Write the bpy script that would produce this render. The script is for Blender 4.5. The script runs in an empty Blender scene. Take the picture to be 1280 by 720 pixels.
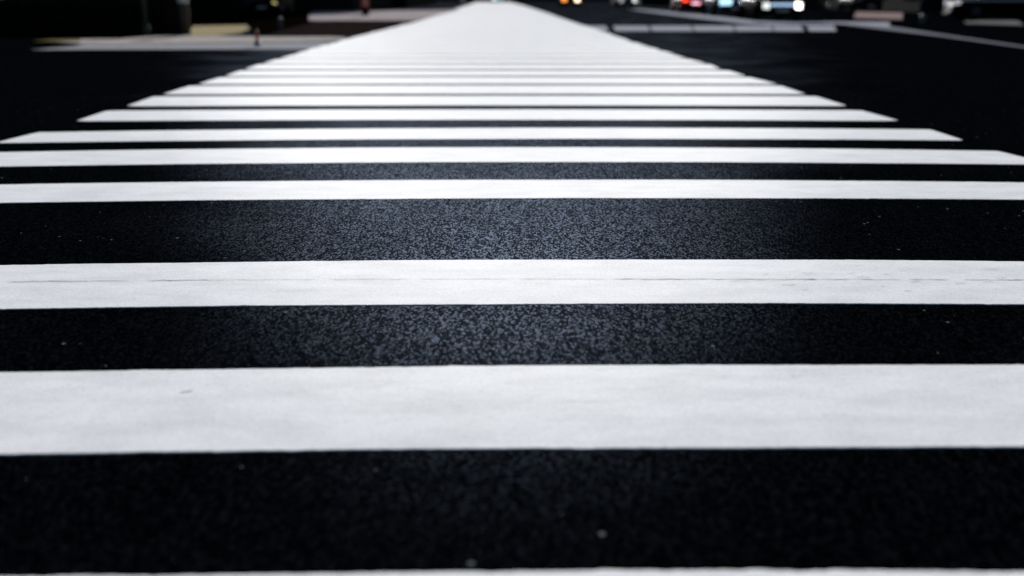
import bpy, bmesh, math, random
from mathutils import Vector, Matrix
R = math.radians
random.seed(7)
sc = bpy.context.scene
C = sc.collection

# ---------------------------------------------------------------- camera
F = 1200.0            # focal length in px of a 1280 px wide picture
H = 0.95              # lens height above the road
PITCH = math.atan(363.0 / F)
cd = bpy.data.cameras.new('camera')
cam = bpy.data.objects.new('camera', cd); C.objects.link(cam)
cam.location = (0, 0, H)
cam.rotation_euler = (R(90) - PITCH, 0, 0)
cd.sensor_width = 36.0
cd.lens = 36.0 * F / 1280.0
cd.clip_start = 0.05; cd.clip_end = 4000
cd.dof.use_dof = True
cd.dof.focus_distance = 3.7
cd.dof.aperture_fstop = 1.25
sc.camera = cam

# ---------------------------------------------------------------- world, sun, exposure
SUN_EL, SUN_AZ = 15.5, -1.5       # degrees; azimuth from +Y towards +X
w = bpy.data.worlds.new('World'); sc.world = w; w.use_nodes = True
nt = w.node_tree
bg = nt.nodes['Background']
sky = nt.nodes.new('ShaderNodeTexSky'); sky.sky_type = 'NISHITA'
sky.sun_disc = False
sky.sun_elevation = R(SUN_EL); sky.sun_rotation = R(SUN_AZ)
sky.air_density = 1.0; sky.dust_density = 0.6; sky.ozone_density = 3.0
nt.links.new(sky.outputs[0], bg.inputs[0])
bg.inputs[1].default_value = 0.018
sl = bpy.data.lights.new('sun', 'SUN')
sl.energy = 4.0; sl.angle = R(2.0); sl.color = (1.0, 0.985, 0.97)
sun = bpy.data.objects.new('sun', sl); C.objects.link(sun)
sdir = Vector((math.sin(R(SUN_AZ)) * math.cos(R(SUN_EL)), math.cos(R(SUN_AZ)) * math.cos(R(SUN_EL)), math.sin(R(SUN_EL))))
sun.rotation_euler = sdir.to_track_quat('Z', 'Y').to_euler()
sun.location = (0, 0, 30)
sc.view_settings.view_transform = 'Standard'
sc.view_settings.look = 'None'
sc.view_settings.gamma = 1
sc.view_settings.use_curve_mapping = False
sc.view_settings.exposure = 1.3

# ---------------------------------------------------------------- helpers
SP, CP = math.sin(PITCH), math.cos(PITCH)
def at(x, y, z=0.0):
    """ground point (height z) seen at pixel x, y of the 1280x720 picture"""
    u = (x - 640) / F; v = -(y - 360) / F
    d = Vector((u, CP + v * SP, -SP + v * CP))
    t = (z - H) / d.z
    return Vector((d.x * t, d.y * t, z))
def dist_of(y): return at(640, y).y

def mat(name, col, rough=0.6, spec=0.5, metal=0.0, noise=0.0, nscale=20.0, bump=0.0, bscale=60.0, emit=None, estr=0.0, coat=0.0):
    m = bpy.data.materials.new(name); m.use_nodes = True
    n = m.node_tree.nodes; l = m.node_tree.links
    b = n['Principled BSDF']
    b.inputs['Base Color'].default_value = (*col, 1)
    b.inputs['Roughness'].default_value = rough
    b.inputs['Specular IOR Level'].default_value = spec
    b.inputs['Metallic'].default_value = metal
    b.inputs['Coat Weight'].default_value = coat
    tc = n.new('ShaderNodeTexCoord')
    if noise > 0:
        nz = n.new('ShaderNodeTexNoise'); nz.inputs['Scale'].default_value = nscale; nz.inputs['Detail'].default_value = 6
        l.new(tc.outputs['Object'], nz.inputs['Vector'])
        rp = n.new('ShaderNodeMapRange')
        rp.inputs['From Min'].default_value = 0.3; rp.inputs['From Max'].default_value = 0.7
        rp.inputs['To Min'].default_value = 1 - noise; rp.inputs['To Max'].default_value = 1 + noise
        l.new(nz.outputs['Fac'], rp.inputs['Value'])
        mx = n.new('ShaderNodeVectorMath'); mx.operation = 'SCALE'
        mx.inputs[0].default_value = col
        l.new(rp.outputs[0], mx.inputs['Scale']); l.new(mx.outputs[0], b.inputs['Base Color'])
    if bump > 0:
        nb = n.new('ShaderNodeTexNoise'); nb.inputs['Scale'].default_value = bscale; nb.inputs['Detail'].default_value = 4
        l.new(tc.outputs['Object'], nb.inputs['Vector'])
        bp = n.new('ShaderNodeBump'); bp.inputs['Strength'].default_value = bump; bp.inputs['Distance'].default_value = 0.01
        l.new(nb.outputs['Fac'], bp.inputs['Height']); l.new(bp.outputs[0], b.inputs['Normal'])
    if emit:
        b.inputs['Emission Color'].default_value = (*emit, 1); b.inputs['Emission Strength'].default_value = estr
    return m

def asphalt(name, base=(0.0004, 0.0005, 0.0008), stone=(0.0045, 0.0055, 0.0075), rough=0.42, gloss=(0.00045, 0.00056, 0.00077), aniso=0.0):
    m = bpy.data.materials.new(name); m.use_nodes = True
    n = m.node_tree.nodes; l = m.node_tree.links
    n.remove(n['Principled BSDF'])
    di = n.new('ShaderNodeBsdfDiffuse'); gl = n.new('ShaderNodeBsdfGlossy'); gl.distribution = 'BECKMANN'; add = n.new('ShaderNodeAddShader')
    l.new(di.outputs[0], add.inputs[0]); l.new(gl.outputs[0], add.inputs[1]); l.new(add.outputs[0], n['Material Output'].inputs['Surface'])
    gl.inputs['Color'].default_value = (*gloss, 1)
    gl.inputs['Anisotropy'].default_value = aniso; tg = n.new('ShaderNodeCombineXYZ'); tg.inputs['Y'].default_value = 1.0; l.new(tg.outputs[0], gl.inputs['Tangent'])
    tc = n.new('ShaderNodeTexCoord')
    vo = n.new('ShaderNodeTexVoronoi'); vo.inputs['Scale'].default_value = 160.0; vo.feature = 'SMOOTH_F1'; vo.inputs['Smoothness'].default_value = 0.35
    mpv = n.new('ShaderNodeMapping'); mpv.inputs['Scale'].default_value = (1.0, 0.55, 1.0)
    l.new(tc.outputs['Object'], mpv.inputs['Vector']); l.new(mpv.outputs[0], vo.inputs['Vector'])
    sep = n.new('ShaderNodeSeparateColor'); l.new(vo.outputs['Color'], sep.inputs[0])
    # how light each stone is
    cr = n.new('ShaderNodeValToRGB'); cr.color_ramp.interpolation = 'LINEAR'
    e = cr.color_ramp.elements
    e[0].position = 0.45; e[0].color = (*base, 1); e[1].position = 1.0; e[1].color = (*stone, 1)
    l.new(sep.outputs[0], cr.inputs['Fac'])
    # some stones shine more than others
    gr = n.new('ShaderNodeMapRange'); gr.interpolation_type = 'SMOOTHSTEP'
    gr.inputs['From Min'].default_value = 0.38; gr.inputs['From Max'].default_value = 0.95
    gr.inputs['To Min'].default_value = 0.3; gr.inputs['To Max'].default_value = 3.6
    l.new(sep.outputs[1], gr.inputs['Value'])
    gs = n.new('ShaderNodeVectorMath'); gs.operation = 'SCALE'; gs.inputs[0].default_value = gloss
    l.new(gr.outputs[0], gs.inputs['Scale']); l.new(gs.outputs[0], gl.inputs['Color'])
    # few pale chips
    vo2 = n.new('ShaderNodeTexVoronoi'); vo2.inputs['Scale'].default_value = 42.0
    l.new(tc.outputs['Object'], vo2.inputs['Vector'])
    sp2 = n.new('ShaderNodeSeparateColor'); l.new(vo2.outputs['Color'], sp2.inputs[0])
    gt = n.new('ShaderNodeMath'); gt.operation = 'GREATER_THAN'; gt.inputs[1].default_value = 0.975
    l.new(sp2.outputs[0], gt.inputs[0])
    lt = n.new('ShaderNodeMath'); lt.operation = 'LESS_THAN'; rr = n.new('ShaderNodeMath'); rr.operation = 'MULTIPLY'; rr.inputs[1].default_value = 0.28; l.new(sp2.outputs[1], rr.inputs[0]); l.new(rr.outputs[0], lt.inputs[1])
    l.new(vo2.outputs['Distance'], lt.inputs[0])
    mu = n.new('ShaderNodeMath'); mu.operation = 'MULTIPLY'; l.new(gt.outputs[0], mu.inputs[0]); l.new(lt.outputs[0], mu.inputs[1])
    mc = n.new('ShaderNodeMix'); mc.data_type = 'RGBA'
    l.new(mu.outputs[0], mc.inputs['Factor']); l.new(cr.outputs['Color'], mc.inputs['A']); mc.inputs['B'].default_value = (0.11, 0.12, 0.125, 1)
    # broad wear
    nz = n.new('ShaderNodeTexNoise'); nz.inputs['Scale'].default_value = 0.9; nz.inputs['Detail'].default_value = 5
    l.new(tc.outputs['Object'], nz.inputs['Vector'])
    mr = n.new('ShaderNodeMapRange'); mr.inputs['From Min'].default_value = 0.3; mr.inputs['From Max'].default_value = 0.7
    mr.inputs['To Min'].default_value = rough - 0.03; mr.inputs['To Max'].default_value = rough + 0.05
    l.new(nz.outputs['Fac'], mr.inputs['Value']); l.new(mr.outputs[0], gl.inputs['Roughness'])
    l.new(mc.outputs['Result'], di.inputs['Color'])
    # stones stand up and are each tilted a little
    nb = n.new('ShaderNodeTexNoise'); nb.inputs['Scale'].default_value = 170.0; nb.inputs['Detail'].default_value = 3
    l.new(tc.outputs['Object'], nb.inputs['Vector'])
    ad = n.new('ShaderNodeMath'); ad.operation = 'SUBTRACT'; l.new(nb.outputs['Fac'], ad.inputs[0]); l.new(vo.outputs['Distance'], ad.inputs[1])
    bp = n.new('ShaderNodeBump'); bp.inputs['Strength'].default_value = 0.5; bp.inputs['Distance'].default_value = 0.0025
    l.new(ad.outputs[0], bp.inputs['Height'])
    l.new(bp.outputs[0], di.inputs['Normal'])
    bp2 = n.new('ShaderNodeBump'); bp2.inputs['Strength'].default_value = 0.2; bp2.inputs['Distance'].default_value = 0.0015
    l.new(ad.outputs[0], bp2.inputs['Height']); l.new(bp2.outputs[0], gl.inputs['Normal'])
    return m

def paint(name, col=(0.80, 0.81, 0.83), wear=True, rough=0.46, gloss=0.0046):
    m = bpy.data.materials.new(name); m.use_nodes = True
    n = m.node_tree.nodes; l = m.node_tree.links
    n.remove(n['Principled BSDF'])
    di = n.new('ShaderNodeBsdfDiffuse'); gl = n.new('ShaderNodeBsdfGlossy'); gl.distribution = 'BECKMANN'; add = n.new('ShaderNodeAddShader')
    l.new(di.outputs[0], add.inputs[0]); l.new(gl.outputs[0], add.inputs[1]); l.new(add.outputs[0], n['Material Output'].inputs['Surface'])
    gl.inputs['Color'].default_value = (gloss, gloss, gloss, 1); gl.inputs['Roughness'].default_value = rough
    gl.inputs['Anisotropy'].default_value = 0.6
    tg = n.new('ShaderNodeCombineXYZ'); tg.inputs['Y'].default_value = 1.0; l.new(tg.outputs[0], gl.inputs['Tangent'])
    geo = n.new('ShaderNodeTexCoord')
    mp = n.new('ShaderNodeMapping'); mp.inputs['Scale'].default_value = (1.0, 2.6, 1.0)
    l.new(geo.outputs['Object'], mp.inputs['Vector'])
    a = n.new('ShaderNodeTexNoise'); a.inputs['Scale'].default_value = 3.5; a.inputs['Detail'].default_value = 8; a.inputs['Roughness'].default_value = 0.65
    l.new(mp.outputs[0], a.inputs['Vector'])
    g = n.new('ShaderNodeTexNoise'); g.inputs['Scale'].default_value = 160; g.inputs['Detail'].default_value = 3
    l.new(geo.outputs['Object'], g.inputs['Vector'])
    r1 = n.new('ShaderNodeMapRange'); r1.inputs['From Min'].default_value = 0.32; r1.inputs['From Max'].default_value = 0.6
    r1.inputs['To Min'].default_value = 0.85; r1.inputs['To Max'].default_value = 1.0; l.new(a.outputs['Fac'], r1.inputs['Value'])
    r2 = n.new('ShaderNodeMapRange'); r2.inputs['From Min'].default_value = 0.3; r2.inputs['From Max'].default_value = 0.55
    r2.inputs['To Min'].default_value = 0.84; r2.inputs['To Max'].default_value = 1.0; l.new(g.outputs['Fac'], r2.inputs['Value'])
    mm = n.new('ShaderNodeMath'); mm.operation = 'MULTIPLY'; l.new(r1.outputs[0], mm.inputs[0]); l.new(r2.outputs[0], mm.inputs[1])
    # small pits where the road shows
    p = n.new('ShaderNodeTexNoise'); p.inputs['Scale'].default_value = 26; p.inputs['Detail'].default_value = 9; p.inputs['Roughness'].default_value = 0.75
    l.new(mp.outputs[0], p.inputs['Vector'])
    r3 = n.new('ShaderNodeMapRange'); r3.inputs['From Min'].default_value = 0.69; r3.inputs['From Max'].default_value = 0.76
    r3.inputs['To Min'].default_value = 1.0; r3.inputs['To Max'].default_value = 0.55; l.new(p.outputs['Fac'], r3.inputs['Value'])
    m2 = n.new('ShaderNodeMath'); m2.operation = 'MULTIPLY'; l.new(mm.outputs[0], m2.inputs[0]); l.new(r3.outputs[0], m2.inputs[1])
    sc_ = n.new('ShaderNodeVectorMath'); sc_.operation = 'SCALE'; sc_.inputs[0].default_value = col
    l.new(m2.outputs[0], sc_.inputs['Scale']); l.new(sc_.outputs[0], di.inputs['Color'])
    bp = n.new('ShaderNodeBump'); bp.inputs['Strength'].default_value = 0.25; bp.inputs['Distance'].default_value = 0.002
    l.new(g.outputs['Fac'], bp.inputs['Height']); l.new(bp.outputs[0], di.inputs['Normal']); l.new(bp.outputs[0], gl.inputs['Normal'])
    return m

def obj(name, bm, m, parent=None, smooth=False):
    me = bpy.data.meshes.new(name)
    bmesh.ops.recalc_face_normals(bm, faces=bm.faces)
    bm.to_mesh(me); bm.free()
    me.materials.append(m)
    if smooth:
        for p in me.polygons: p.use_smooth = True
    o = bpy.data.objects.new(name, me); C.objects.link(o)
    if parent: o.parent = parent
    return o
def tag(o, label=None, cat=None, group=None, kind=None):
    if label: o['label'] = label
    if cat: o['category'] = cat
    if group: o['group'] = group
    if kind: o['kind'] = kind
    return o
def thing(name, label, cat, loc=(0, 0, 0), rotz=0, group=None):
    o = bpy.data.objects.new(name, None); C.objects.link(o)
    o.empty_display_size = 0.2
    o.location = loc; o.rotation_euler = (0, 0, rotz)
    return tag(o, label, cat, group)
def box(bm, x0, x1, y0, y1, z0, z1, bev=0.0):
    vs = bmesh.ops.create_cube(bm, size=1)['verts']
    for v in vs:
        v.co = Vector(((x0 + x1) / 2 + v.co.x * (x1 - x0), (y0 + y1) / 2 + v.co.y * (y1 - y0), (z0 + z1) / 2 + v.co.z * (z1 - z0)))
    if bev > 0:
        es = list({e for v in vs for e in v.link_edges})
        bmesh.ops.bevel(bm, geom=es, offset=bev, segments=2, affect='EDGES', clamp_overlap=True)
def lathe(bm, prof, seg=20, cx=0, cy=0, axis='Z'):
    rings = []
    for r, z in prof:
        ring = []
        for i in range(seg):
            a = 2 * math.pi * i / seg
            p = (cx + r * math.cos(a), cy + r * math.sin(a), z)
            if axis == 'X': p = (z, r * math.cos(a), r * math.sin(a))
            if axis == 'Y': p = (r * math.cos(a), z, r * math.sin(a))
            ring.append(bm.verts.new(p))
        rings.append(ring)
    for a, b in zip(rings, rings[1:]):
        for i in range(seg):
            bm.faces.new((a[i], a[(i + 1) % seg], b[(i + 1) % seg], b[i]))
    bm.faces.new(rings[0][::-1]); bm.faces.new(rings[-1])
def shift(bm, v, rot=None):
    for q in bm.verts:
        if rot is not None: q.co = rot @ q.co
        q.co += Vector(v)
def slab(name, pts, z, m, thick=0.0, parent=None):
    """flat surface from ground outline pts (x, y); thick gives it an edge down to the ground"""
    bm = bmesh.new()
    top = [bm.verts.new((p[0], p[1], z)) for p in pts]
    bm.faces.new(top)
    if thick > 0:
        bot = [bm.verts.new((p[0], p[1], z - thick)) for p in pts]
        k = len(pts)
        for i in range(k): bm.faces.new((top[i], top[(i + 1) % k], bot[(i + 1) % k], bot[i]))
    return obj(name, bm, m, parent)

# ---------------------------------------------------------------- materials
M_road = asphalt('asphalt', rough=0.375, aniso=0.6)
M_white = paint('road_paint')
M_line = paint('old_road_paint', col=(0.36, 0.37, 0.42), gloss=0.0)
M_conc = mat('pavement_concrete', (0.37, 0.34, 0.32), 0.9, 0.0, noise=0.2, nscale=3, bump=0.3)
M_conc2 = mat('gutter_concrete', (0.30, 0.30, 0.32), 0.9, 0.0, noise=0.15, nscale=5, bump=0.2)
M_warm = mat('yellow_paving', (0.32, 0.27, 0.16), 0.9, 0.0, noise=0.25, nscale=4, bump=0.3)
M_pink = mat('pink_concrete', (0.35, 0.31, 0.31), 0.9, 0.0, noise=0.2, nscale=1.5, bump=0.3)
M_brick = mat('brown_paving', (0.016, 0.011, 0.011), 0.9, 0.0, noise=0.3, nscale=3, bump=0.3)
M_shade = mat('painted_shade', (0.002, 0.0016, 0.0012), 0.95, 0.0, noise=0.4, nscale=9, bump=0.6, bscale=12)
M_pole = mat('grey_pole', (0.06, 0.064, 0.06), 0.8, 0.03, metal=0.0, noise=0.2, nscale=30)

# ---------------------------------------------------------------- ground and road
bm = bmesh.new()
bmesh.ops.create_grid(bm, x_segments=2, y_segments=2, size=1500)
g = obj('ground', bm, M_road); g.location = (0, 900, 0)
tag(g, kind='structure')

# ---------------------------------------------------------------- the crosswalk
YH = -3.0
def interp(tab, v):
    if v <= tab[0][0]: return tab[0][1]
    for (a, b), (c, d) in zip(tab, tab[1:]):
        if v <= c: return b + (d - b) * (v - a) / (c - a)
    return tab[-1][1]
LT = [(4, 600), (8, 588.5), (14, 570), (29, 525), (40, 481), (49, 444), (65, 389), (78, 343), (89, 307), (101, 272)]
RT = [(4, 630), (10, 655), (19, 683), (31, 717), (38, 739), (56, 793), (83, 882), (98, 932)]
def xl(yp): return interp(LT, yp) if yp < 101 else 614 - 3.386 * yp
def xr(yp): return interp(RT, yp) if yp < 98 else 595 + 3.443 * yp

# measured (far edge, near edge) as y at x = 0, 640, 1280
S = [((722, 715.3, 714.5), (850, 842, 842)),
     ((466, 457.5, 456.5), (569, 562.5, 560)),
     ((332, 325, 327), (387, 381, 381)),
     ((231, 225, 228.5), (254, 248.5, 250)),
     ((190.5, 184.2, 189.5), (208.5, 203, 206)),
     ((166.5, 160, 163.5), (179, 174, 176.5))]
far = [(137, 150, 2.5), (120, 132, 2), (107, 117.5, 1.6), (96.5, 105, 1.3), (88.2, 94.9, 1.0)]
for a, b, s in far: S.append(((a + s, a, a + s), (b + s, b, b + s)))
iv = 1 / (88.2 - YH)
while True:
    near = iv + (19e-5 if len(S) < 14 else 15e-5); farv = near + 79e-5
    if 1 / farv < 5.6: break
    yn, yf = YH + 1 / near, YH + 1 / farv
    S.append(((yf, yf, yf), (yn, yn, yn)))
    iv = farv

PT = 0.0022       # thickness of the thermoplastic
def edge_curve(tri):
    pts = [at(x, y) for x, y in zip((0, 640, 1280), tri)]
    (x0, y0, _), (x1, y1, _), (x2, y2, _) = pts
    def fn(X):
        lim = 1.25
        Xc = max(x0 * lim, min(x2 * lim, X))
        a = (Xc - x1) * (Xc - x2) / ((x0 - x1) * (x0 - x2))
        b = (Xc - x0) * (Xc - x2) / ((x1 - x0) * (x1 - x2))
        c = (Xc - x0) * (Xc - x1) / ((x2 - x0) * (x2 - x1))
        return a * y0 + b * y1 + c * y2
    return fn
def add_stripe(bm, i, tri_f, tri_n):
    ff, fn_ = edge_curve(tri_f), edge_curve(tri_n)
    ypf, ypn = tri_f[1] - YH, tri_n[1] - YH
    Lf = at(xl(ypf), tri_f[1]).x; Ln = at(xl(ypn), tri_n[1]).x
    Rf = at(xr(ypf), tri_f[1]).x; Rn = at(xr(ypn), tri_n[1]).x
    n = 420 if i < 6 else (60 if i < 20 else 6)
    PT = 0.0022 if i < 7 else (0.0035 if i < 14 else 0.0055)
    rnd = random.Random(i * 13 + 5)
    if i > 2:
        j = 0.04
        Lf += rnd.uniform(-j, j); Ln += rnd.uniform(-j, j); Rf += rnd.uniform(-j, j); Rn += rnd.uniform(-j, j)
    amp = 0.0022 if i < 12 else 0.004
    def wob(ph):
        out = []; chip = 0.0
        for k in range(n + 1):
            chip = chip * 0.6 + (rnd.uniform(-0.004, 0.004) if rnd.random() < 0.10 else 0)
            out.append(rnd.uniform(-amp, amp) * 0.5 + amp * math.sin(k * 26.0 / n + ph) + chip * (1 if i < 12 else 0))
        return out
    wf, wn = wob(i), wob(i * 2.1)
    cols = []
    for k in range(n + 1):
        t = k / n
        # rounded corners: the far edge pulls in at the ends
        xf = Lf + (Rf - Lf) * t; xn = Ln + (Rn - Ln) * t
        yf = ff(xf) + wf[k]; yn = fn_(xn) + wn[k]
        if k in (0, n): yf -= 0.03; yn += 0.03
        P = Vector((xn, yn, 0)); Q = Vector((xf, yf, 0))
        e = 0.004
        d = (Q - P).normalized() * e
        col = [P + Vector((0, 0, 0.0004)), P + d + Vector((0, 0, PT)),
               P.lerp(Q, 0.33) + Vector((0, 0, PT + 0.0008)), P.lerp(Q, 0.66) + Vector((0, 0, PT + 0.0008)),
               Q - d + Vector((0, 0, PT)), Q + Vector((0, 0, 0.0004))]
        cols.append([bm.verts.new(c) for c in col])
    for a, b in zip(cols, cols[1:]):
        for q in range(5): bm.faces.new((a[q], b[q], b[q + 1], a[q + 1]))
    for c in (cols[0], cols[-1]):
        bm.faces.new(c)
cw = bpy.data.objects.new('crosswalk', None); C.objects.link(cw)
tag(cw, kind='structure', label='long pedestrian crosswalk of wide white bars on black asphalt running straight ahead', group=None)
NP = 99
for i in range(min(NP, len(S))):
    bm = bmesh.new(); add_stripe(bm, i, *S[i])
    obj('stripe', bm, M_white, cw)
if len(S) > NP:
    bm = bmesh.new()
    for i in range(NP, len(S)): add_stripe(bm, i, *S[i])
    o = obj('far_stripes', bm, M_white, cw); o['kind'] = 'stuff'
print('stripes', len(S))

# a long seam crack and a tyre scuff in the paint of the third and second bars
M_crack = mat('dirt_line', (0.16, 0.17, 0.18), 0.9, 0.0, noise=0.5, nscale=12)
def ribbon(bm, pts, wd, z):
    rows = []
    for k, p in enumerate(pts):
        q = pts[min(k + 1, len(pts) - 1)] - pts[max(k - 1, 0)]
        nrm = Vector((-q.y, q.x, 0)).normalized() * wd[k] / 2
        rows.append((bm.verts.new((p.x - nrm.x, p.y - nrm.y, z)), bm.verts.new((p.x + nrm.x, p.y + nrm.y, z))))
    for (a, b), (c, d) in zip(rows, rows[1:]): bm.faces.new((a, c, d, b))
rnd = random.Random(3)
bm = bmesh.new()
x = -60.0
while x < 1340:
    ln = rnd.uniform(30, 150)
    n = max(3, int(ln / 10))
    base = 353.5 - 3.5 * math.sin(math.pi * max(0, min(1, x / 900))) + (1.0 if x > 900 else 0)
    pts, wd = [], []
    for k in range(n + 1):
        xx = x + ln * k / n
        yy = 350 + 3.5 * ((640 - xx) / 640) ** 2 * (1 if xx < 640 else 0.3) + rnd.uniform(-0.35, 0.35)
        pts.append(at(xx, yy)); wd.append(rnd.uniform(0.0015, 0.0045) * (1.2 if (xx > 750 or xx < 260) else 0.6) * (0.15 if k in (0, n) else 1))
    ribbon(bm, pts, wd, PT + 0.0022)
    x += ln + rnd.uniform(-4, 26)
for k in range(16):                  # short flecks beside it on the right
    xx = rnd.uniform(880, 1260); yy = rnd.uniform(334, 372); l2 = rnd.uniform(6, 26)
    pts = [at(xx + l2 * q / 4, yy + rnd.uniform(-.4, .4)) for q in range(5)]
    ribbon(bm, pts, [0.0004, 0.0025, 0.002, 0.0025, 0.0004], PT + 0.0026)
obj('seam_mark', bm, M_crack, cw)
bm = bmesh.new()
pts = [at(224 + 20 * q / 6, 491.5 - 0.3 * q + rnd.uniform(-.4, .4)) for q in range(7)]
ribbon(bm, pts, [0.0006, 0.003, 0.005, 0.004, 0.005, 0.003, 0.0006], PT + 0.0022)
for xx, yy, l2 in ((442, 486, 40), (690, 503, 70), (1240, 518, 60), (1020, 520, 40), (560, 510, 20), (880, 500, 50)):
    pts = [at(xx + l2 * q / 6, yy + rnd.uniform(-.5, .5)) for q in range(7)]
    ribbon(bm, pts, [0.0004, 0.0010, 0.0014, 0.001, 0.0014, 0.001, 0.0004], PT + 0.0025)
obj('scuff_mark', bm, mat('scuff', (0.38, 0.38, 0.4), 0.9, 0.0, noise=0.5, nscale=25), cw)

# ---------------------------------------------------------------- other markings on the right
def P(*pts): return [tuple(at(x, y)[:2]) for x, y in pts]
rd = bpy.data.objects.new('side_crosswalk', None); C.objects.link(rd); tag(rd, kind='structure')
for x0, x1 in ((728, 757), (766, 809), (812, 863), (865, 915), (917, 963), (965, 1001), (1008, 1042)):
    slab('stripe', P((x0, 33), (x1, 33), (x1 + (x1 - 604) * 0.16, 38.6), (x0 + (x0 - 604) * 0.16, 38.6)) if False else
         P((x0, 32.4), (x1, 32.4), (x1 + 4, 38.8), (x0 + 4, 38.8)), 0.004, M_line, 0.003, rd)
o = slab('lane_line', P((785, 11.5), (799, 11.5), (880, 18.5), (972, 30), (935, 30), (850, 20)), 0.008, M_line); tag(o, kind='structure')
o = slab('lane_line', P((940, 26.8), (1112, 28), (1112, 33), (1050, 30), (960, 31)), 0.0055, M_line); tag(o, kind='structure')
o = slab('lane_line', P((1052, 30.5), (1112, 33.2), (1180, 43.4), (1300, 61), (1300, 62.6), (1180, 46), (1112, 37.8)), 0.007, paint('dimmed_road_paint', col=(0.20, 0.21, 0.235), gloss=0.0)); tag(o, kind='structure')  # dimming towards the frame edge put into darker paint and a taper

# ---------------------------------------------------------------- pavements
o = slab('gutter', P((36, 62.5), (110, 62), (395, 61.5), (432, 53.5), (400, 52.4), (290, 52), (105, 55), (96, 58)), 0.004, M_conc2); tag(o, kind='structure')
o = slab('pavement', P((105, 57.4), (290, 54.4), (400, 52.6), (428, 51), (432, 47.6), (415, 46.6), (330, 46.8), (235, 45), (190, 46.5), (150, 49.3), (64, 50.4), (50, 52.2), (75, 53.4), (96, 55)), 0.02, M_conc, 0.02); tag(o, kind='structure')
o = slab('yellow_pavement', P((232, 45.4), (262, 46.4), (300, 42), (312, 36.5), (308, 32.2), (242, 33.5), (236, 40)), 0.028, M_warm, 0.02); tag(o, kind='structure')
o = slab('yellow_kerb', P((42, 52.6), (60, 52.9), (100, 52.6), (100, 50.6), (66, 50.8)), 0.028, mat('yellow_paint', (0.15, 0.125, 0.045), 0.9, 0.0, noise=0.3, nscale=6), 0.02); tag(o, kind='structure')
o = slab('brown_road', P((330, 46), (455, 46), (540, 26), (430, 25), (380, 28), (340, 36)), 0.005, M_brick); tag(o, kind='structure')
o = slab('far_pavement', P((386, 26), (520, 26), (575, 12), (540, 13), (392, 14.6), (386, 18)), 0.02, M_pink, 0.02); tag(o, kind='structure')
o = slab('traffic_island', P((1067, 23.5), (1128, 25.5), (1128, 17), (1070, 16)), 0.05, mat('island_concrete', (0.25, 0.19, 0.18), 0.9, 0.0, noise=0.2, nscale=1.2), 0.05); tag(o, kind='structure')
o = slab('traffic_island', P((1212, 30), (1280, 32.5), (1272, 27), (1225, 27), (1205, 28)), 0.03, mat('grey_concrete', (0.16, 0.16, 0.16), 0.9, 0.0, noise=0.2, nscale=1.2), 0.03); tag(o, kind='structure')
# near-black sheet painting in the shade around the sunlit left paving
o = slab('shade_ground', P((-260, 47), (40, 47.5), (190, 44.5), (228, 42), (236, 33), (240, 31.5), (309, 31.2), (316, 36), (312, 42), (330, 45.5), (345, 40), (392, 28), (384, 14), (384, 11), (-300, 11)), 0.01, M_shade); tag(o, kind='structure')

# ---------------------------------------------------------------- cars
M_tyre = mat('tyre', (0.006, 0.006, 0.006), 0.9, 0.0)
M_rim = mat('rim', (0.08, 0.08, 0.085), 0.5, 0.2, metal=0.5)
M_glass = mat('car_glass', (0.005, 0.006, 0.007), 0.08, 0.4)
M_black = mat('black_plastic', (0.005, 0.005, 0.005), 0.8, 0.02)
M_chrome = mat('chrome', (0.5, 0.5, 0.56), 0.45, 0.5, metal=1.0)
M_plate = mat('plate', (0.5, 0.5, 0.48), 0.5, 0.3)
M_lampoff = mat('lamp_off', (0.08, 0.08, 0.085), 0.6, 0.05)
def lamp_mat(name, col, s): return mat(name, (0.1, 0.1, 0.1), 0.8, 0.02, emit=col, estr=s)
def loft(bm, secs, cap=True):
    rings = [[bm.verts.new(p) for p in r] for r in secs]
    k = len(rings[0])
    for a, b in zip(rings, rings[1:]):
        for i in range(k): bm.faces.new((a[i], a[(i + 1) % k], b[(i + 1) % k], b[i]))
    if cap: bm.faces.new(rings[0][::-1]); bm.faces.new(rings[-1])
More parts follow.
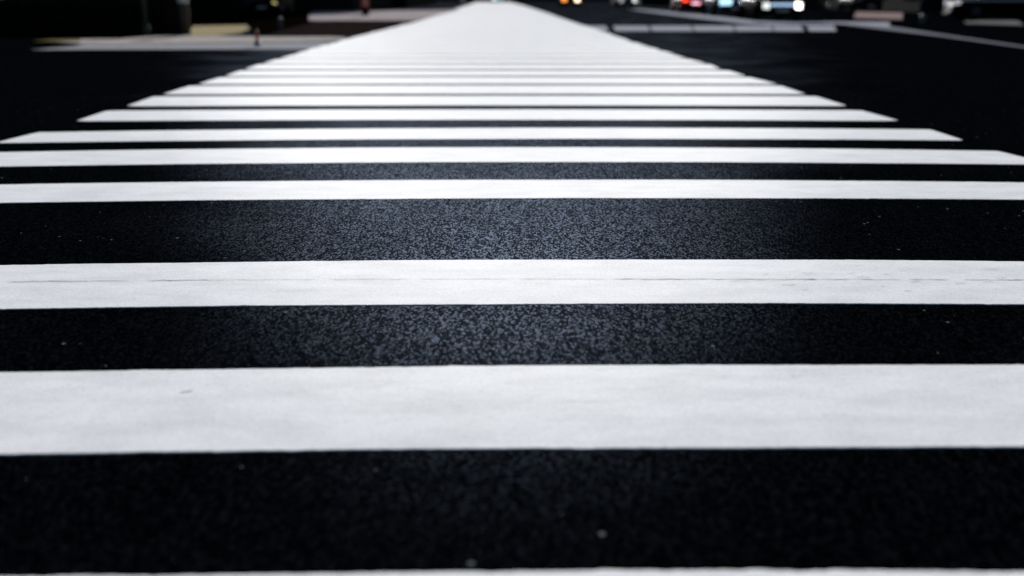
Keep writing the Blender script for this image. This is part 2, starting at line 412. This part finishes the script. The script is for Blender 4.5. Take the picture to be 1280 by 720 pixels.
def car(name, label, cat, x, y, rot, bodymat, front=(None, None), rear=(None, None), L=4.4, W=1.8, HT=1.46, tall=False, bar=None, plate=M_plate, lamp_w=0.36, lamp_h=0.16, lz=0.66, group='cars waiting and parked beyond the crossing'):
    t = thing(name, label, cat, (x, y, 0), rot, group)
    hw, hl = W / 2, L / 2
    def ring(yy, zb, zs, wb, ws, zt, wt):
        return [(-wb, yy, zb), (-ws, yy, (zb + zs) / 2), (-ws * 0.985, yy, zs), (-wt, yy, zt), (wt, yy, zt), (ws * 0.985, yy, zs), (ws, yy, (zb + zs) / 2), (wb, yy, zb)]
    hood = 0.92 if not tall else 1.05
    body = [(-hl, .30, .55, .86, .62, .68, hw * .80), (-hl + .10, .22, .62, .93, .64, hood * .84, hw * .86), (-hl + .45, .18, .70, .98, 1, hood * .93, hw * .92),
            (-hl + 1.05, .18, .74, 1, 1, hood, hw * .95), (0, .18, .76, 1, 1, hood + .02, hw * .96), (hl - .75, .18, .78, 1, 1, hood + .05, hw * .95),
            (hl - .12, .24, .76, .95, .97, hood + .02, hw * .88), (hl, .34, .68, .90, .92, hood - .12, hw * .82)]
    bm = bmesh.new()
    loft(bm, [ring(yy, zb, zs, hw * .93 * a, hw * max(a, .9), zt, wt) for yy, zb, zs, a, c, zt, wt in body])
    bmesh.ops.bevel(bm, geom=[e for e in bm.edges], offset=0.03, segments=2, affect='EDGES', clamp_overlap=True)
    b = obj('body', bm, bodymat, t, True)
    # greenhouse
    y0, y1, y2, y3 = (-hl + 1.15, -hl + 1.85, hl - 1.15, hl - .35) if not tall else (-hl + .55, -hl + .95, hl - .25, hl - .12)
    zb = hood - .01
    bm = bmesh.new()
    def cr(yy, z, w_): return [(-w_, yy, z), (w_, yy, z)]
    v = [bm.verts.new(p) for p in [(-hw * .9, y0, zb), (hw * .9, y0, zb), (hw * .92, y3, zb + .03), (-hw * .92, y3, zb + .03),
                                   (-hw * .72, y1, HT - .05), (hw * .72, y1, HT - .05), (hw * .72, y2, HT - .06), (-hw * .72, y2, HT - .06)]]
    for f in ((0, 1, 5, 4), (1, 2, 6, 5), (2, 3, 7, 6), (3, 0, 4, 7), (4, 5, 6, 7), (3, 2, 1, 0)): bm.faces.new([v[i] for i in f])
    bmesh.ops.bevel(bm, geom=list(bm.edges), offset=0.05, segments=2, affect='EDGES', clamp_overlap=True)
    obj('window_glass', bm, M_glass, t, True)
    bm = bmesh.new(); box(bm, -hw * .73, hw * .73, y1 - .03, y2 + .03, HT - .075, HT, 0.03); obj('roof', bm, bodymat, t, True)
    for sx in (-1, 1):
        for a, c in (((sx * hw * .9, y0, zb), (sx * hw * .735, y1, HT - .05)), ((sx * hw * .93, y3, zb + .03), (sx * hw * .735, y2, HT - .05)), ((sx * hw * .925, (y0 + y3) / 2 + .1, zb), (sx * hw * .735, (y1 + y2) / 2 + .1, HT - .05))):
            a, c = Vector(a), Vector(c); d = Vector((0, .035, 0)); e = Vector((sx * .012, 0, 0))
            bm = bmesh.new()
            q = [bm.verts.new(p) for p in (a - d + e, a + d + e, c + d + e, c - d + e, a - d - e, a + d - e, c + d - e, c - d - e)]
            for f in ((0, 1, 2, 3), (4, 7, 6, 5), (0, 4, 5, 1), (1, 5, 6, 2), (2, 6, 7, 3), (3, 7, 4, 0)): bm.faces.new([q[i] for i in f])
            obj('pillar', bm, bodymat, t)
    for sx in (-1, 1):
        for yy in (-hl + .82, hl - .82):
            bm = bmesh.new(); lathe(bm, [(.22, sx * hw - .12), (.31, sx * hw - .11), (.335, sx * hw - .02 if sx > 0 else sx * hw + .02), (.31, sx * hw + sx * .012), (.2, sx * hw + sx * .014)], 24, axis='X')
            shift(bm, (0, yy, .335)); wh = obj('wheel', bm, M_tyre, t, True)
            bm = bmesh.new()
            lathe(bm, [(.20, sx * hw + sx * .005), (.2, sx * hw + sx * .02), (.05, sx * hw + sx * .026), (.04, sx * hw + sx * .035)], 20, axis='X')
            shift(bm, (0, yy, .335)); obj('rim', bm, M_rim, wh, True)
        bm = bmesh.new(); box(bm, sx * hw * .92 - .02, sx * hw * .92 + sx * .22 + .02, y0 + .28, y0 + .42, zb + .02, zb + .16, .03); obj('mirror', bm, bodymat, t, True)
    zl = lz
    for k, sx in enumerate((1, -1)):    # front lamps; k 0 shows on the left of the picture when the car faces the camera
        cx = -sx * (hw - .08 - lamp_w / 2)
        bm = bmesh.new(); box(bm, cx - lamp_w / 2, cx + lamp_w / 2, -hl - .025, -hl + .18, zl - lamp_h / 2, zl + lamp_h / 2, .04)
        obj('headlight', bm, front[k] or M_lampoff, t, True)
        bm = bmesh.new(); box(bm, cx - .17, cx + .17, hl - .14, hl + .025, .70, .86, .03)
        obj('tail_light', bm, rear[k] or mat('tail_lamp_off', (0.12, 0.01, 0.01), 0.2, 0.5), t, True)
    bm = bmesh.new(); box(bm, -.42, .42, -hl - .015, -hl + .1, .36, .56, .03)
    for k in range(4): box(bm, -.4, .4, -hl - .03, -hl, .375 + k * .045, .395 + k * .045)
    obj('grille', bm, M_black, t)
    for yy in (-1, 1):
        bm = bmesh.new(); box(bm, -hw * .88, hw * .88, yy * hl - .06, yy * hl + .06, .2, .36, .05); obj('bumper', bm, M_black, t, True)
        bm = bmesh.new(); py = yy * (hl + .045); pz = .42 if yy < 0 else .62; box(bm, -.26, .26, py - .012, py + .012, pz - .055, pz + .055, .004); obj('number_plate', bm, plate, t)
    if bar:
        bm = bmesh.new(); box(bm, -hw + .4, hw - .4, -hl - .03, -hl + .12, zl - .01, zl + .11, .03); obj('bumper_sheen', bm, bar, t, True)  # glowing bar stands in for the pale reflection on the car front
    return t
def cxy(x, y):
    p = at(x, y); return p.x, p.y
P_black = mat('black_car_paint', (0.004, 0.004, 0.005), 0.55, 0.02)
P_blue = mat('blue_car_paint', (0.03, 0.045, 0.07), 0.55, 0.02)
P_red = mat('red_car_paint', (0.06, 0.004, 0.004), 0.55, 0.02)
P_grey = mat('grey_car_paint', (0.02, 0.02, 0.022), 0.55, 0.02)
def face(name, label, cat, x, y, mt, back=False, yaw=0, L=4.4, **k):
    """car whose near end stands at picture point x, y"""
    px, py = cxy(x, y); a = R(yaw) + (math.pi if back else 0)
    dx, dy = (math.sin(-R(yaw)) * L / 2, math.cos(R(yaw)) * L / 2)
    return car(name, label, cat, px + dx, py + dy, a, mt, L=L, **k)
white = lamp_mat('headlamp_white', (1.0, 0.97, 0.85), 3.0)
warmw = lamp_mat('headlamp_warm', (1.0, 0.72, 0.42), 2.0)
pale = lamp_mat('headlamp_pale', (0.62, 0.66, 0.66), 0.7)
icy = lamp_mat('headlamp_icy', (0.32, 0.55, 0.68), 1.0)
icy2 = lamp_mat('headlamp_icy_bright', (0.55, 0.68, 0.95), 1.1)
amber = lamp_mat('amber_lamp', (1.0, 0.30, 0.06), 0.9)
redl = lamp_mat('tail_lamp_red', (1.0, 0.05, 0.015), 1.6)
redd = lamp_mat('tail_lamp_dim_red', (0.6, 0.02, 0.005), 0.4)
dimw = lamp_mat('dim_lamp', (0.6, 0.6, 0.68), 0.3)
face('parked_car', 'nearest queued car, facing us with a pale blue bumper sheen put in as glow and one brilliant white headlight', 'car', 977, 26, P_black,
     front=(pale, white), bar=lamp_mat('bumper_sheen_blue', (0.35, 0.5, 0.75), 0.6), lamp_w=.3, lamp_h=.3, lz=.6)
face('parked_car', 'dark blue car with wide icy blue headlights behind the nearest car of the queue', 'car', 919, 21, P_blue, front=(icy, icy2), lamp_w=.62, lamp_h=.34, lz=.72)
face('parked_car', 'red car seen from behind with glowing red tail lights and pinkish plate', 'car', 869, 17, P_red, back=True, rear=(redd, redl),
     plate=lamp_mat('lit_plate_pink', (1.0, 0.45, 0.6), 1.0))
face('parked_car', 'black car far down the queue with one dim and one bright white headlight', 'car', 785, 9.5, P_black, front=(dimw, pale), lamp_w=.36, lamp_h=.5, lz=.7)
face('delivery_van', 'far dark van by the crosswalk with one amber and one warm white lamp', 'van', 713.5, 8.0, P_grey, front=(amber, warmw), W=2.1, HT=2.2, L=5.2, tall=True, lamp_w=.5, lamp_h=.5, lz=.75)
face('parked_car', 'unlit black car standing behind the pinkish traffic island', 'car', 1088, 15, P_black)
px, py = cxy(1262, 25)
car('parked_car', 'dark car parked side on at the right edge with a pale headlight glowing', 'car', px, py + 1.0, -math.pi / 2 - R(4), P_black, front=(dimw, dimw), lamp_w=.26, lamp_h=.2, lz=.74)
p = [o for o in bpy.data.objects if o.get('label', '').startswith('dark car parked side on')][0]
for sx in (-1, 1):
    bm = bmesh.new(); box(bm, sx * .9 - .02, sx * .9 + .02, -2.0, .9, .80, .86, .01)
    obj('side_trim', bm, M_chrome, p)
face('parked_car', 'dark car left beyond the brown side road with one small yellowish lamp', 'car', 328, 19, P_black, front=(None, lamp_mat('yellowish_lamp', (0.55, 0.5, 0.2), 0.5)), lamp_w=.24, lamp_h=.14)
face('delivery_van', 'pale bluish van straight ahead at the far end of the crosswalk', 'van', 622, 3.4, mat('pale_van_paint', (0.35, 0.5, 0.55), 0.5, 0.3), W=2.1, HT=2.3, L=5.4, tall=True,
     front=(lamp_mat('far_glow', (0.75, 0.95, 0.95), 0.8), lamp_mat('far_glow_blue', (0.2, 0.45, 0.6), 0.6)), lamp_w=.7, lamp_h=.6, lz=.75)  # glow added for the pale bluish blur at the street end
# pale streak along the side of the right-hand car
# ---------------------------------------------------------------- posts
def post(name, label, cat, x, y, parts):
    px, py = cxy(x, y)
    t = thing(name, label, cat, (px, py, 0))
    for pn, prof, m in parts:
        bm = bmesh.new(); lathe(bm, prof, 24); obj(pn, bm, m, t, True)
    return t
M_band = mat('pale_band', (0.5, 0.55, 0.53), 0.4, 0.5, emit=None)
post('pole', 'thin grey pole rising from the left pavement edge', 'pole', 184, 45.5,
     [('shaft', [(.055, .25), (.05, 4.2), (.03, 4.25)], M_pole), ('base', [(.09, 0), (.09, .22), (.06, .27)], M_pole)])
post('post', 'thick grey post standing on the corner of the yellow paving', 'post', 233, 44.5,
     [('shaft', [(.12, .06), (.125, .8), (.12, .82)], mat('post_brown', (0.05, 0.04, 0.035), 0.7, 0.2, noise=0.3)),
      ('collar', [(.13, .82), (.14, .86), (.14, 1.05), (.1, 1.1)], M_band), ('foot', [(.15, 0), (.15, .05), (.12, .07)], M_pole)])
post('marker_post', 'tiny orange marker post with a dark blue foot at the kerb', 'marker', 322, 57.5,
     [('foot', [(.06, 0), (.06, .07), (.035, .09)], mat('blue_plastic', (0.01, 0.015, 0.08), 0.6, 0.3)),
      ('shaft', [(.032, .09), (.03, .3), (.015, .33)], mat('orange_plastic', (0.35, 0.12, 0.06), 0.6, 0.3))])
post('bollard', 'faint small grey bollard between the yellow paving and the far pavement', 'bollard', 351, 38,
     [('shaft', [(.07, 0), (.065, .3), (.07, .32), (.05, .36), (.01, .38)], mat('grey_bollard', (0.1, 0.1, 0.11), 0.6, 0.3))])
post('pillar_post', 'red pillar with a pale stripe and black foot at the far kerb', 'post', 457, 19.5,
     [('foot', [(.2, 0), (.2, .3), (.16, .42)], M_black),
      ('shaft', [(.2, .42), (.2, 1.3), (.22, 1.34), (.18, 1.44), (.02, 1.5)], mat('red_enamel', (0.25, 0.01, 0.01), 0.35, 0.4))])
p = bpy.data.objects['pillar_post']
bm = bmesh.new(); box(bm, .02, .10, -.222, -.19, .5, 1.2, .008); obj('stripe', bm, mat('pale_stripe', (0.6, 0.5, 0.45), 0.5, 0.3), p)
post('bollard', 'pale grey bollard far down beside the left edge of the crosswalk', 'bollard', 577, 7.5,
     [('shaft', [(.35, 0), (.33, .75), (.36, .8), (.2, 1.0), (.02, 1.05)], mat('pale_bollard', (0.25, 0.25, 0.24), 0.7, 0.3))])
post('bollard', 'small grey bollard with a pale cap right of the nearest queued car', 'bollard', 1036, 22,
     [('shaft', [(.06, 0), (.06, .42), (.05, .44)], M_black), ('cap', [(.09, .44), (.1, .5), (.1, .62), (.05, .68)], mat('cap_grey', (0.3, 0.3, 0.29), 0.5, 0.3, emit=(.5, .5, .48), estr=0.0))])
post('bollard', 'short dark grey bollard right of the pinkish traffic island', 'bollard', 1153, 30,
     [('shaft', [(.09, 0), (.09, .2), (.11, .22), (.11, .32), (.03, .36)], mat('dark_bollard', (0.15, 0.15, 0.16), 0.6, 0.3))])

# ---------------------------------------------------------------- hedges and buildings
M_leaf = mat('hedge_leaves', (0.006, 0.010, 0.005), 0.8, 0.1, noise=0.5, nscale=4)
M_twig = mat('hedge_twigs', (0.004, 0.004, 0.003), 0.9, 0.0)
def hedge(label, x0, x1, y0, y1, h, n):
    t = thing('hedge', label, 'hedge', ((x0 + x1) / 2, (y0 + y1) / 2, 0), 0, 'clipped hedges left of the crossing')
    cx, cy = (x0 + x1) / 2, (y0 + y1) / 2
    bm = bmesh.new(); box(bm, x0 - cx + .12, x1 - cx - .12, y0 - cy + .1, y1 - cy - .1, 0, h - .1, .05)
    obj('twigs', bm, M_twig, t)
    bm = bmesh.new(); rn = random.Random(int(h * 100) + n)
    for i in range(n):
        u = rn.random()
        px = rn.uniform(x0, x1) - cx; py = (y0 - cy if u < .4 else y1 - cy if u < .5 else rn.uniform(y0, y1) - cy)
        pz = rn.uniform(.02, h) if u < .5 else h + rn.uniform(-.06, .05)
        if u > .9: px = rn.choice((x0, x1)) - cx; pz = rn.uniform(.02, h)
        c = Vector((px + rn.gauss(0, .03), py + rn.gauss(0, .04), pz)); s = rn.uniform(.03, .07)
        a = Vector((rn.gauss(0, 1), rn.gauss(0, 1), rn.gauss(0, 1))).normalized(); b_ = a.orthogonal().normalized()
        bm.faces.new([bm.verts.new(c + q) for q in (a * s, b_ * s * .5, -a * s, -b_ * s * .5)])
    obj('foliage', bm, M_leaf, t)
hedge('low dark clipped hedge behind the left pavement', -19, -9.5, 27.4, 28.5, 0.86, 9000)
hedge('dark hedge farther back beyond the brown side road', -24, -13.2, 47, 48.4, 1.25, 8000)
M_pane = mat('dark_pane', (0.004, 0.005, 0.006), 0.3, 0.05)
M_frame = mat('window_frame', (0.015, 0.015, 0.016), 0.6, 0.2)
def building(label, x0, x1, y0, y1, h, col, side):  # blocks added to keep sky light out; only their dark bases show
    """side: which flank looks onto the street, +1 = +X"""
    wm = mat('wall_' + label.split()[0], col, 0.9, 0.05, noise=0.25, nscale=0.6, bump=0.3, bscale=8)
    t = thing('building', label, 'building', ((x0 + x1) / 2, (y0 + y1) / 2, 0), 0, 'dark buildings added along the street to block sky light')
    cx, cy = (x0 + x1) / 2, (y0 + y1) / 2
    bm = bmesh.new(); box(bm, x0 - cx, x1 - cx, y0 - cy, y1 - cy, 0, h); obj('wall', bm, wm, t)
    bm = bmesh.new(); box(bm, x0 - cx - .12, x1 - cx + .12, y0 - cy - .12, y1 - cy + .12, 0, .7, .03); obj('plinth', bm, wm, t)
    bm = bmesh.new(); box(bm, x0 - cx - .3, x1 - cx + .3, y0 - cy - .3, y1 - cy + .3, h, h + .4, .05); obj('roof', bm, wm, t)
    nfl = int((h - 1) // 3.4)
    def win(px, py, z0, z1, wd, axis, sg):
        bm = bmesh.new(); o_ = .03
        if axis == 'y':
            for a in ((px - wd / 2, px - wd / 2 + .1, z0, z1), (px + wd / 2 - .1, px + wd / 2, z0, z1), (px - wd / 2 + .1, px + wd / 2 - .1, z0, z0 + .1), (px - wd / 2 + .1, px + wd / 2 - .1, z1 - .1, z1)):
                box(bm, a[0], a[1], py - .08, py + .05, a[2], a[3])
            f = obj('window', bm, M_frame, t)
            bm = bmesh.new(); box(bm, px - wd / 2 + .1, px + wd / 2 - .1, py - .03, py + .04, z0 + .1, z1 - .1); obj('pane', bm, M_pane, f)
        else:
            for a in ((py - wd / 2, py - wd / 2 + .1, z0, z1), (py + wd / 2 - .1, py + wd / 2, z0, z1), (py - wd / 2 + .1, py + wd / 2 - .1, z0, z0 + .1), (py - wd / 2 + .1, py + wd / 2 - .1, z1 - .1, z1)):
                box(bm, px - .08, px + .08, a[0], a[1], a[2], a[3])
            f = obj('window', bm, M_frame, t)
            bm = bmesh.new(); box(bm, px - .04, px + .04, py - wd / 2 + .1, py + wd / 2 - .1, z0 + .1, z1 - .1); obj('pane', bm, M_pane, f)
    W_ = x1 - x0; n = min(6, max(2, int(W_ // 4.5)))
    for fl in range(nfl):
        for k in range(n):
            if fl == 0 and k == n // 2:
                px = -W_ / 2 + (k + .5) * W_ / n
                bm = bmesh.new(); box(bm, px - .6, px + .6, y0 - cy - .16, y0 - cy + .05, .02, 2.5, .02); d = obj('door', bm, M_frame, t)
                bm = bmesh.new(); box(bm, px + .42, px + .47, y0 - cy - .22, y0 - cy - .16, 1.0, 1.25, .01); obj('handle', bm, M_rim, d)
                continue
            win(-W_ / 2 + (k + .5) * W_ / n, y0 - cy, 1.1 + fl * 3.4, 2.9 + fl * 3.4, 1.5, 'y', 0)
    D_ = y1 - y0; n = min(5, max(2, int(D_ // 6)))
    for fl in range(nfl):
        for k in range(n):
            win(side * W_ / 2, -D_ / 2 + (k + .5) * D_ / n, 1.1 + fl * 3.4, 2.9 + fl * 3.4, 1.7, 'x', side)
building('charcoal building added on the left behind the far pavement', -32, -12.5, 78, 104, 11, (0.012, 0.011, 0.011), 1)
building('brown building added on the left farther down the street', -36, -11.5, 108, 150, 14, (0.014, 0.010, 0.008), 1)
building('blackish building added on the right beyond the side on car', 27, 50, 66, 92, 9, (0.010, 0.010, 0.012), -1)
building('slate building added on the right behind the queued cars', 17, 44, 132, 170, 13, (0.010, 0.012, 0.014), -1)

building('long dark building added across the street end to hide the sky', -60, 70, 330, 350, 14, (0.010, 0.011, 0.013), 1)  # added block that keeps low horizon sky from bleeding into view
